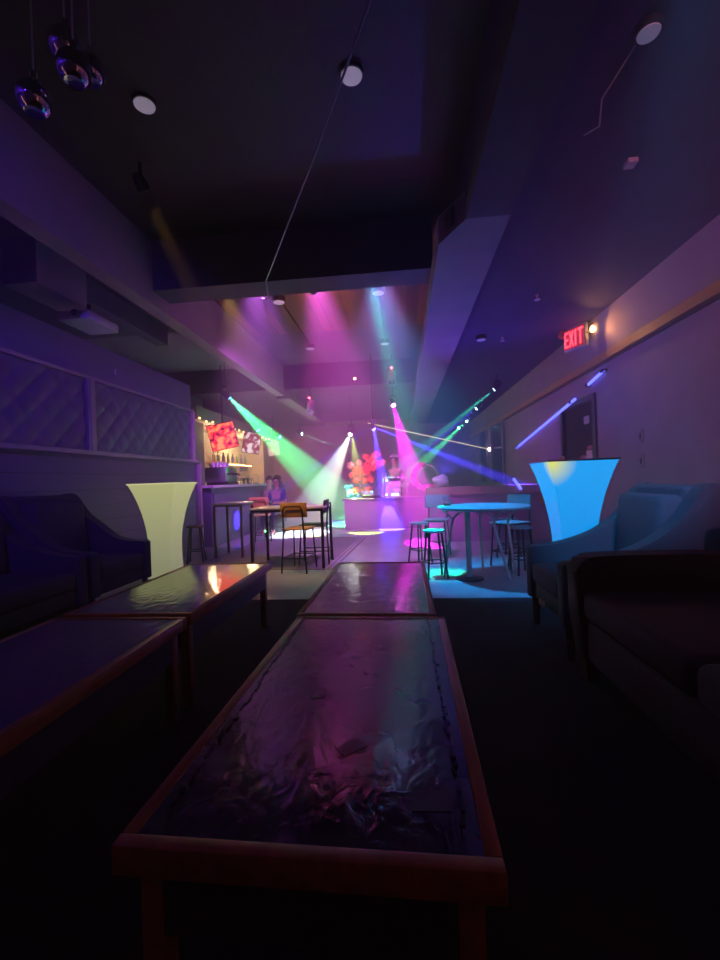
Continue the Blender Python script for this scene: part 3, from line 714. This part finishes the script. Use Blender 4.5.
# ------------------------------------------------------------------ lights
def spot(loc, tgt, col, power, half, blend=.3, radius=.02, parent=None):
    l = bpy.data.lights.new('spot', 'SPOT'); l.color = col; l.energy = power; l.spot_size = math.radians(half*2); l.spot_blend = blend; l.shadow_soft_size = radius
    o = bpy.data.objects.new('spot_lamp', l); C.objects.link(o); o.location = loc
    o.rotation_euler = (Vector(tgt)-Vector(loc)).to_track_quat('-Z', 'Y').to_euler()
    return o
def moving_head(loc, tgt, col, power, half, ceil, label, lens=30, lcol=None, blend=.2, beams=None, size=1.0, name='moving_head_light'):
    loc = Vector(loc); d = (Vector(tgt)-loc).normalized()
    r = empty(name, loc, label, 'stage light')
    q = d.to_track_quat('Z', 'Y').to_matrix(); s = size
    _h = MB().lathe([(.0, -.14*s), (.045*s, -.13*s), (.065*s, -.06*s), (.065*s, .06*s), (.075*s, .11*s), (.06*s, .115*s)], 16, mtx=q); hd = _h.build('lamp_head', 'black_p', r)
    MB().lathe([(.0, .112*s), (.056*s, .114*s), (.05*s, .122*s), (0, .126*s)], 16, mtx=q).build('lens', emis('lens glow', lcol or col, lens), hd)
    y = MB(); w = .09*s
    y.box(-w-.012, -w, -.03, .03, -.03, .13*s, .003); y.box(w, w+.012, -.03, .03, -.03, .13*s, .003); y.box(-w-.012, w+.012, -.03, .03, .12*s, .14*s, .003); y.build('yoke', 'black_p', r)
    MB().box(-.09*s, .09*s, -.07*s, .07*s, .14*s, .20*s, .006).build('base', 'black_p', r)
    if ceil-loc.z > .21*s: MB().tube([(0, 0, .19*s), (0, 0, ceil-loc.z)], .009, 8).build('ceiling_pole', 'black', r)
    spot(loc+d*.14*s, tgt, col, power, half, blend)
    return r
GREEN = (.06, 1, .28); TEAL = (.05, .9, .6); BLUE = (.06, .035, 1); MAG = (1, .0, .85); WHITE = (.85, .95, .8)
P = 9.0
moving_head((-3.11, 7.47, 2.66), (-1.62, 9.5, .75), GREEN, 26000, 9, 3.5, 'moving light with blue lens throwing the wide green beam, left above the bar', 60, (.05, .25, 1), size=.8)
moving_head((-3.92, 11.4, 2.55), (-1.9, 11.8, .6), GREEN, 5000, 7, 3.0, 'cyan lensed moving light in the middle of the bar side row', 60, (.05, .6, 1), size=.8)
moving_head((-3.92, 13.5, 2.55), (-1.6, 12.6, .6), TEAL, 3000, 7, 3.0, 'cyan lensed moving light farthest along the bar side row', 60, (.05, .6, 1), size=.8)
moving_head((-2.85, 12.0, 2.42), (-1.2, 11.8, 1.75), TEAL, 7000, 2.4, 3.0, 'small moving light with a thin pale teal beam left of the stage', 40, (.6, 1, 1), size=.6)
moving_head((-1.12, 9.9, 2.16), (-2.05, 8.5, 0), (.72, .85, .95), 6500, 12.5, 3.0, 'moving light throwing the wide white beam down towards the bar', 60, (1, 1, 1), size=.8)
spot((-1.10, 9.78, 2.05), (-.75, 8.5, 0), (.75, 1, .12), 2500, 9, .3)
spot((-1.14, 9.78, 2.05), (-1.75, 8.2, 0), (1, .75, .05), 5000, 6, .3)
moving_head((-.14, 9.0, 2.62), (.42, 6.9, 0), MAG, 15000, 7.5, 3.0, 'moving light throwing the magenta beam beside the booth', 60, (1, .2, 1), size=.8)
moving_head((1.81, 8.16, 2.66), (-.55, 9.3, .9), TEAL, 12000, 3.0, 2.9, 'moving light on right ceiling nearest the exit sign with teal beam', 50, (.5, .9, 1), size=.6)
moving_head((1.86, 10.4, 2.66), (-.5, 10.6, .9), BLUE, 15000, 3.0, 2.9, 'second moving light along the right ceiling with a faint blue beam', 50, (.5, .8, 1), size=.6)
moving_head((1.92, 12.4, 2.62), (-.3, 10.6, .7), GREEN, 12000, 4, 2.9, 'third moving light along the right ceiling with a green beam', 50, (.4, .9, 1), size=.6)
moving_head((1.90, 14.1, 2.62), (-.3, 11, .6), GREEN, 4000, 4, 2.9, 'moving light farthest along the right ceiling near the back wall', 50, (.4, .9, 1), size=.6)
# fan of blue beams plus laser
fx = (-.53, 8.4, 2.08)
moving_head(fx, (-.28, 8.78, .2), BLUE, 20000, 7.5, 3.5, 'effect light above the flowers fanning violet beams and a pale laser', 50, (.5, .5, 1), size=.6)
for tgt, h, pw in (((-1.6, 8.1, 1.35), 3, 11000), ((1.85, 7.0, .86), 2.0, 80000)): spot(Vector(fx)+Vector((0, -.12, -.03)), tgt, BLUE, pw, h, .4)
tag(MB().tube([(-.62, 8.32, 2.13), (2.36, 11.9, 1.74)], .006, 8).build('laser_rod', emis('laser rod glow', (1, .75, .5), 2.2)), 'thin glowing rod for the pale laser line crossing from the effect light to the right wall', 'laser rod')  # glowing rod stands in for the laser line lit up in haze
tag(MB().sphere((2.38, 11.92, 1.738), .05, n=12).build('laser_end_glow', emis('laser end glint', (1, .9, .7), 12)), 'glowing ball for the light spot on the right wall where the pale laser line ends', 'lamp')  # glowing ball stands for the laser spot on the wall, no lamp there
# hanging unlit fixtures with red standby lamps
def par(loc, ceil, label, redm, rot=.5):
    r = empty('par_can_light', loc, label, 'stage light')
    q = Matrix.Rotation(PI-rot, 3, 'X')
    MB().lathe([(.02, -.16), (.07, -.13), (.08, .10), (.09, .14), (.075, .14), (.06, .02)], 16, mtx=q).build('lamp_can', 'grey_p', r)
    MB().tube([(-.10, 0, 0), (-.10, 0, .16), (.10, 0, .16), (.10, 0, 0)], .010, 6).build('bracket', 'black', r)
    MB().tube([(0, 0, .155), (0, 0, ceil-loc[2])], .014, 8).build('ceiling_pole', 'black', r)
    MB().sphere((0, -.10, .17), .022, n=8).build('standby_lamp', redm, r)
redm = emis('red standby', (1, .05, .08), 25)
par((-1.88, 9.0, 2.62), 3.0, 'pale can light with red standby lamp hanging left of the stage', redm)
par((-.13, 8.6, 3.05), 3.5, 'can light with red standby lamp hanging over the magenta moving light', redm)
rl = empty('red_beacon', (-.9, 8.895, 3.13), 'small orange red lamp on the crossbeam before the stage', 'lamp')
MB().box(-.04, .04, -.03, .0, -.04, .04, .005).build('lamp_base', 'black_p', rl); MB().sphere((0, -.04, 0), .025, n=10).build('bulb', emis('orange bulb', (1, .3, .15), 30), rl)
# small up-light under the rectangular table
ul = empty('floor_uplight', (-2.6, 8.0, 0), 'tiny green floor light glinting beneath the rectangular table', 'floor light')
MB().lathe([(.05, 0), (.05, .08), (.04, .1)], 12).build('lamp_body', 'black_p', ul); MB().sphere((0, -.03, .11), .03, n=10).build('lens', emis('green lens', (.1, 1, .3), 25), ul)

# ceiling downlights
def downlight(x, y, z, label, r=.075, hgt=.07):
    e = empty('ceiling_downlight', (x, y, z), label, 'ceiling light', 'round ceiling downlights')
    MB().lathe([(r, 0), (r, -hgt), (r-.01, -hgt), (r-.012, -hgt+.01)], 24).build('housing', 'black_p', e)
    MB().lathe([(.0, -hgt+.006), (r-.010, -hgt+.004), (r-.012, -hgt-.004), (0, -hgt-.006)], 24).build('diffuser', lampm, e)
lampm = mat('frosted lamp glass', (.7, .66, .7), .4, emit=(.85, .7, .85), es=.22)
lampb = mat('dim frosted lamp glass', (.6, .6, .7), .4, emit=(.6, .6, .85), es=.08)
for (x, y, lb) in ((-1.56, 2.62, 'unlit round downlight in dark ceiling at left, near the pendant balls'), (-.22, 2.6, 'unlit round downlight in dark ceiling beside the hanging cable'),
                   (-1.55, 5.6, 'round downlight on the red boards just past the crossbeam, left one'), (-.22, 5.55, 'round downlight on the red boards just past the crossbeam, right one'),
                   (-1.57, 7.65, 'round downlight at the far end of the boards, left one'), (-.22, 7.65, 'round downlight at the far end of the boards, right one')):
    downlight(x, y, 3.5, lb, .085 if y > 4 else .075, .07 if y > 4 else .02)
lampm_keep = lampm; lampm = lampb
downlight(1.10, 1.93, 2.9, 'dim round downlight in the navy ceiling at top right', .055, .03)
downlight(1.12, 5.9, 2.9, 'small pale downlight in the navy ceiling over the round table', .07, .05)
sd = empty('smoke_detector', (1.44, 2.75, 2.9), 'small pale square detector on the navy ceiling at right', 'detector')
MB().box(-.03, .03, -.035, .035, -.03, 0, .006).build('detector_body', 'grey_p', sd)
for (x, y, lb) in ((1.47, 4.66, 'tiny pale sprinkler head in navy ceiling near the duct'), (1.42, 6.0, 'tiny pale sprinkler head in navy ceiling beside the small downlight')):
    e = empty('sprinkler_head', (x, y, 2.9), lb, 'sprinkler'); MB().lathe([(.02, .01), (.012, -.02), (.01, -.05)], 10).build('stem', 'white', e); MB().lathe([(.03, -.05), (.032, -.055), (.01, -.058)], 12).build('deflector', 'white', e)
wr_ = MB().tube([(1.08, 1.99, 2.885), (1.03, 2.2, 2.84), (1.07, 2.32, 2.80), (1.05, 2.45, 2.86)], .004, 6).build('loose_wire', 'grey_p'); tag(wr_, 'thin loose wire dangling from the top right downlight', 'wire')
# sagging cable across the dark ceiling
pts = [(.06, 1.7, 3.50), (-.08, 2.17, 3.43), (-.55, 2.95, 3.24), (-1.24, 4.05, 2.985), (-1.34, 4.45, 2.985), (-1.8, 5.5, 3.46)]
tag(MB().tube(pts, .008, 6).build('ceiling_cable', 'trim'), 'thin pale cable slanting down across the dark ceiling', 'cable')
for (x0, y0, x1, y1, lb) in ((-1.55, 4.5, -1.55, 7.55, 'thin dark conduit joining the two left downlights'), (-.22, 4.5, -.22, 7.55, 'thin dark conduit joining the two right downlights')):
    tag(MB().tube([(x0, y0, 3.485), (x1, y1, 3.485)], .014, 6).build('ceiling_conduit', 'black'), lb, 'conduit')
# vent in right duct
vn = empty('air_vent', (.41, 3.178, 2.90), 'dark square air vent on the near end of the grey duct', 'vent', None, -1.08)
vf = MB().box(-.05, .05, -.012, 0, -.07, .07, .003).build('vent_frame', 'black_p', vn)
sl = MB()
for k in range(5): sl.box(-.045, .045, -.02, -.010, -.06+k*.026, -.052+k*.026)
sl.build('vent_slats', 'beam_dark', vf, smooth=False)
# hvac at left
hv = empty('air_duct', (-3.15, 3.75, 2.72), 'boxy pale grey air duct hanging over the left sofa wall', 'duct')
MB().box(-.22, .10, -.35, .25, .10, .50, .01).build('duct_box', 'plaster', hv); MB().box(-.10, .06, .25, 1.8, .22, .45).build('duct_run', 'beam_dark', hv, smooth=False)
for x in (-.18, .06): MB().tube([(x, 0, .48), (x, 0, .78)], .006, 6).build('hanger_rod', 'black', hv)
ac = empty('projector', (-3.0, 3.95, 2.62), 'pale ceiling hung projector with side fins below the grey duct', 'projector')
MB().box(-.16, .16, -.22, .22, 0, .09, .02).build('projector_body', 'grey_p', ac); MB().lathe([(.035, 0), (.035, .04), (.028, .045)], 16, c=(.05, -.22, .045), mtx=Matrix.Rotation(PI/2, 3, 'X')).build('projector_lens', 'black_p', ac)
MB().tube([(0, 0, .08), (0, .0, .22)], .02, 8).build('mount', 'black', ac)
hk = MB().box(WL, WL+.02, 4.72, 4.735, 2.36, 2.43, .003).build('wall_hook', 'paper'); tag(hk, 'small white hook on the upper left wall', 'hook')

# pendant mirror balls
def pendant(x, y, z, label, r=.060):
    e = empty('pendant_lamp', (x, y, z), label, 'pendant lamp', 'mirror chrome pendant lamps')
    prof = [(0.004, r*1.28), (r*.30, r*1.2)]+[(r*math.sin(a), r*math.cos(a)*1.12) for a in [PI*k/14 for k in range(3, 12)]]+[(r*.58, -r*.92), (r*.52, -r*.90)]
    ms = MB().lathe(prof, 32).build('mirror_shade', 'chrome', e)
    MB().lathe([(.0, -r*.55), (r*.50, -r*.6), (r*.52, -r*.88), (0, -r*.9)], 24).build('bulb_glass', lampb, ms)
    MB().lathe([(.012, r*1.22), (.012, r*1.22+.03), (.004, r*1.22+.04)], 12).build('cord_cap', 'chrome', e)
    MB().tube([(0, 0, r*1.25), (0, 0, 3.5-z)], .0035, 6).build('cord', 'grey_p', e)
pendant(-1.375, 1.55, 2.56, 'lowest leftmost chrome ball pendant of the cluster at top left')
pendant(-1.205, 1.55, 2.655, 'chrome ball pendant in the middle of the cluster, overlapping its right neighbour')
pendant(-1.31, 1.64, 2.85, 'topmost chrome ball pendant of the cluster at top left')
pendant(-1.32, 1.80, 2.90, 'rightmost chrome ball pendant of the cluster at top left')

# wall LED tubes
def tube(p0, p1, label, m, r=.012):
    p0, p1 = Vector(p0), Vector(p1); e = empty('led_tube', p0, label, 'light tube')
    d = p1-p0; MB().tube([(0, 0, 0), tuple(d)], r, 10).build('glowing_tube', m, e)
    for t in ((.04, .96) if abs(p0.x) > 2 else ()): MB().box(-.033, .033, -.02, .02, -.02, .02, .004).build('clip', 'black_p', e, at=tuple(d*t))
tm = emis('violet blue tube', (.10, .11, 1), 4)
tube((WR-.035, 9.1, 1.58), (WR-.035, 6.08, 2.02), 'long slanting violet blue light tube on right wall beside the door', tm, .02)
tube((WR-.035, 5.68, 2.12), (WR-.035, 5.22, 2.20), 'short slanting violet blue light tube under the exit sign', tm, .018)
tube((1.72, 6.87, .97), (1.83, 6.87, .80), 'short blue light tube leaning on the top of the half wall', tm, .02)
wm = emis('warm tube', (1, .36, .22), 4)
tube((-3.265, -.3, .7), (-3.265, -.3, 2.3), 'warm upright light tube on the left wall behind the camera', wm, .03)
tube((2.365, -.3, .7), (2.365, -.3, 2.3), 'warm upright light tube on the right wall behind the camera', wm, .03)
# exit sign
ex = empty('exit_sign', (2.27, 5.74, 2.60), 'red lit exit sign with twin emergency lamps high on the right wall', 'exit sign', None, -1.16)
MB().box(-.17, .17, -.025, .025, 0, .21, .008).build('sign_case', 'grey_p', ex)
sf = MB().box(-.155, .155, -.029, -.024, .015, .195).build('sign_face', mat('sign face', (.35, .06, .08), .5, emit=(1, .06, .12), es=.35), ex, smooth=False)
lt_ = MB(); Z0, Z1 = .035, .175; b = .016
def bar2(x0, z0, x1, z1):
    d = Vector((x1-x0, z1-z0)); n = Vector((-d.y, d.x)).normalized()*b/2
    lt_.prism([(x0+n.x, z0+n.y), (x1+n.x, z1+n.y), (x1-n.x, z1-n.y), (x0-n.x, z0-n.y)], 1, -.036, -.030)
bar2(-.135, Z0, -.135, Z1); [bar2(-.135, z, -.085, z) for z in (Z0+b/2, (Z0+Z1)/2, Z1-b/2)]
bar2(-.065, Z0, -.01, Z1); bar2(-.065, Z1, -.01, Z0)
bar2(.025, Z0, .025, Z1); bar2(.10, Z0, .10, Z1); bar2(.06, Z1-b/2, .14, Z1-b/2)
lt_.build('lettering', emis('exit red', (1, .03, .05), 7), sf, smooth=False)
hb = MB(); hb.box(-.12, .12, -.03, .03, .21, .25, .008); hb.build('battery_box', 'grey_p', ex)
wl = emis('warm emergency lamp', (1, .5, .15), 18)
MB().lathe([(.02, 0), (.04, .03), (.04, .05)], 14, c=(-.19, -.02, .17), mtx=Matrix.Rotation(PI/2, 3, 'X') @ Matrix.Rotation(.5, 3, 'Y')).build('lamp_head', 'paper_red', ex)
MB().lathe([(.015, 0), (.03, .03), (.03, .04)], 14, c=(.26, .02, .12), mtx=Matrix.Rotation(PI/2, 3, 'X')).build('lamp_head', wl, ex)
MB().tube([(.16, 0, .12), (.25, .02, .12)], .008, 6).build('lamp_arm', 'grey_p', ex)
MB().box(.12, .24, -.02, .06, .22, .30, .006).build('junction_box', 'trim_tan', ex)
spot((2.22, 5.40, 2.72), (2.42, 3.2, 2.35), (1, .45, .12), 22, 50, 1, .02)
ex.scale = (1.05, 1, 1.4)
# wall controls
for z, lb in ((1.37, 'upper of two plum switch plates on the right wall'), (1.12, 'lower of two plum switch plates on the right wall')):
    e = empty('wall_switch', (WR, 4.56, z), lb, 'switch', 'switch plates on the right wall')
    pl = MB().box(-.012, 0, -.045, .045, -.065, .065, .004).build('plate', 'wall_r', e); MB().box(-.02, -.012, -.012, .012, -.03, .03, .003).build('toggle', 'black_p', pl)

# ------------------------------------------------------------------ added wash lights, not seen in the room, to raise its colour levels
def wash(name, loc, tgt, col, power, half, label, ceil):
    r = empty('added_wash_light', loc, label, 'stage light')
    fz = .6
    q = (Vector(tgt)-Vector(loc)).normalized().to_track_quat('Z', 'Y').to_matrix()
    MB().lathe([(.05*fz, -.1*fz), (.08*fz, 0), (.08*fz, .06), (.07*fz, .06)], 16, mtx=q).build('lamp_can', 'black_p', r)
    MB().lathe([(.0, .052), (.065*fz, .05), (.06*fz, .058), (0, .06)], 16, mtx=q).build('lens', emis('added wash lens', col, 8), r)
    MB().tube([(0, 0, .05), (0, 0, ceil-loc[2])], .014, 8).build('ceiling_pole', 'black', r)
    d = (Vector(tgt)-Vector(loc)).normalized()
    spot(Vector(loc)+d*.08, tgt, col, power, half, .9, .06)
WASH = True
if WASH:
    VIO = (.30, .10, 1); PNK = (1, .25, .75)
    wash('a', (-1.7, -1.2, 3.2), (-3.3, 3.8, 1.5), (.12, .02, 1), 560, 26, 'added violet wash light behind the camera aimed at the left wall', 3.5)
    wash('b', (1.2, -1.2, 2.65), (2.4, 4.4, 1.8), (1, .22, .52), 260, 27, 'added pink wash light behind the camera aimed at the right wall', 2.9)
    wash('c', (-.9, 4.50, 3.42), (-.9, 11.5, .1), (1, .09, .88), 4800, 20, 'added magenta wash light behind the crossbeam aimed at the stage', 3.5)
    wash('d', (-.35, 4.55, 3.40), (.85, 4.6, 0), (.0, .38, 1), 1300, 19, 'added blue wash light behind the crossbeam over the round table', 3.5)
    wash('dg', (-.32, 4.85, 3.40), (.42, 4.60, 0), (.0, 1, .40), 4000, 6, 'added green spot behind the crossbeam over the front stool', 3.5)
    wash('e', (-1.9, 4.62, 3.30), (-1.3, 5.2, .3), (1, .55, .20), 260, 24, 'added amber wash light behind the crossbeam over the rectangular table', 3.5)
    wash('e2', (-1.9, 3.1, 3.35), (-1.2, 4.85, .62), (1, .5, .10), 260, 5.5, 'added amber spot before the crossbeam aimed at the orange chair', 3.5)
    wash('g', (-.9, 4.60, 3.12), (-.9, 7.2, 3.5), (1, .28, .18), 75, 50, 'added red wash light on the crossbeam tilted to the ceiling boards', 3.5)
    wash('i', (-1.5, 4.50, 3.42), (-2.8, 9.5, 0.2), (.62, .12, 1), 1400, 28, 'added pale violet wash light behind the crossbeam aimed at the bar', 3.5)
    wash('j', (-.1, 4.50, 3.42), (-.6, 6.8, 0), (.6, .25, 1), 900, 32, 'added lilac wash light behind the crossbeam over the middle floor', 3.5)
    wash('r', (-.5, 4.50, 3.42), (-.85, 9.6, 1.2), (1, .25, .15), 800, 5.5, 'added coral spot behind the crossbeam aimed at the big blooms', 3.5)
    wash('k', (.65, .7, 2.68), (1.35, 2.95, .72), (.02, .40, 1), 190, 12, 'added blue spot on the duct above the camera aimed at the right armchair', 2.8)
    wash('h', (.63, 7.24, 1.0), (1.4, 4.6, 2.9), (.07, .05, 1), 220, 42, 'added small blue uplight on a stand behind the pale bundle', 0)
# warm lamps added to brighten the bar brick, no pendants seen there
for (x, y, z, p, c) in ((-4.5, 9.9, 2.2, 55, (1, .6, .33)), (-4.5, 12.4, 2.2, 100, (1, .66, .3))):
    l = bpy.data.lights.new('added_bar_lamp', 'POINT'); l.energy = p; l.color = c; l.shadow_soft_size = .08
    o = bpy.data.objects.new('added_bar_lamp', l); C.objects.link(o); o.location = (x, y, z)
    e = empty('added_bar_pendant', (x, y, z+.09), ('nearer' if y < 11 else 'farther')+' added warm pendant lamp hidden over the bar back', 'pendant lamp')
    MB().lathe([(.02, .12), (.10, 0), (.095, 0)], 16).build('lamp_shade', 'black_p', e); MB().tube([(0, 0, .1), (0, 0, 2.45-z-.09)], .005, 6).build('cord', 'black', e)

# ------------------------------------------------------------------ haze: the whole room is filled with thin fog
w = bpy.data.worlds.new('World'); bpy.context.scene.world = w; w.use_nodes = True
nt = w.node_tree; nt.nodes['Background'].inputs[0].default_value = (0, 0, 0, 1); nt.nodes['Background'].inputs[1].default_value = 0
vs = nt.nodes.new('ShaderNodeVolumeScatter'); vs.inputs['Density'].default_value = .068; vs.inputs['Anisotropy'].default_value = .15
nt.links.new(vs.outputs[0], nt.nodes['World Output'].inputs['Volume'])

# ------------------------------------------------------------------ camera
yaw = math.atan(42/430); rho = math.radians(2.0)
R_ = Vector((math.cos(yaw), math.sin(yaw), 0)); D_ = Vector((-math.sin(yaw), math.cos(yaw), 0)); U_ = Vector((0, 0, 1))
c, s = math.cos(rho), math.sin(rho); X_ = R_*c-U_*s; Y_ = R_*s+U_*c; Z_ = -D_
cam = bpy.data.cameras.new('camera'); cam.lens = 430/960*36; cam.sensor_width = 36; cam.clip_start = .02
co = bpy.data.objects.new('camera', cam); C.objects.link(co)
m = Matrix((X_, Y_, Z_)).transposed().to_4x4(); m.translation = (0, 0, 1.03); co.matrix_world = m
sc = bpy.context.scene; sc.camera = co
sc.view_settings.view_transform = 'Standard'; sc.view_settings.look = 'None'; sc.view_settings.gamma = 1; sc.view_settings.exposure = 0; sc.view_settings.use_curve_mapping = False
sc.cycles.volume_bounces = 0; sc.cycles.max_bounces = 6; sc.cycles.diffuse_bounces = 3

for m_ in bpy.data.materials:
    if m_.use_nodes and 'Principled BSDF' in m_.node_tree.nodes and m_.name not in ('yellow glowing plastic', 'cyan glowing plastic', 'warm tube', 'violet blue tube'):
        m_.cycles.emission_sampling = 'NONE'
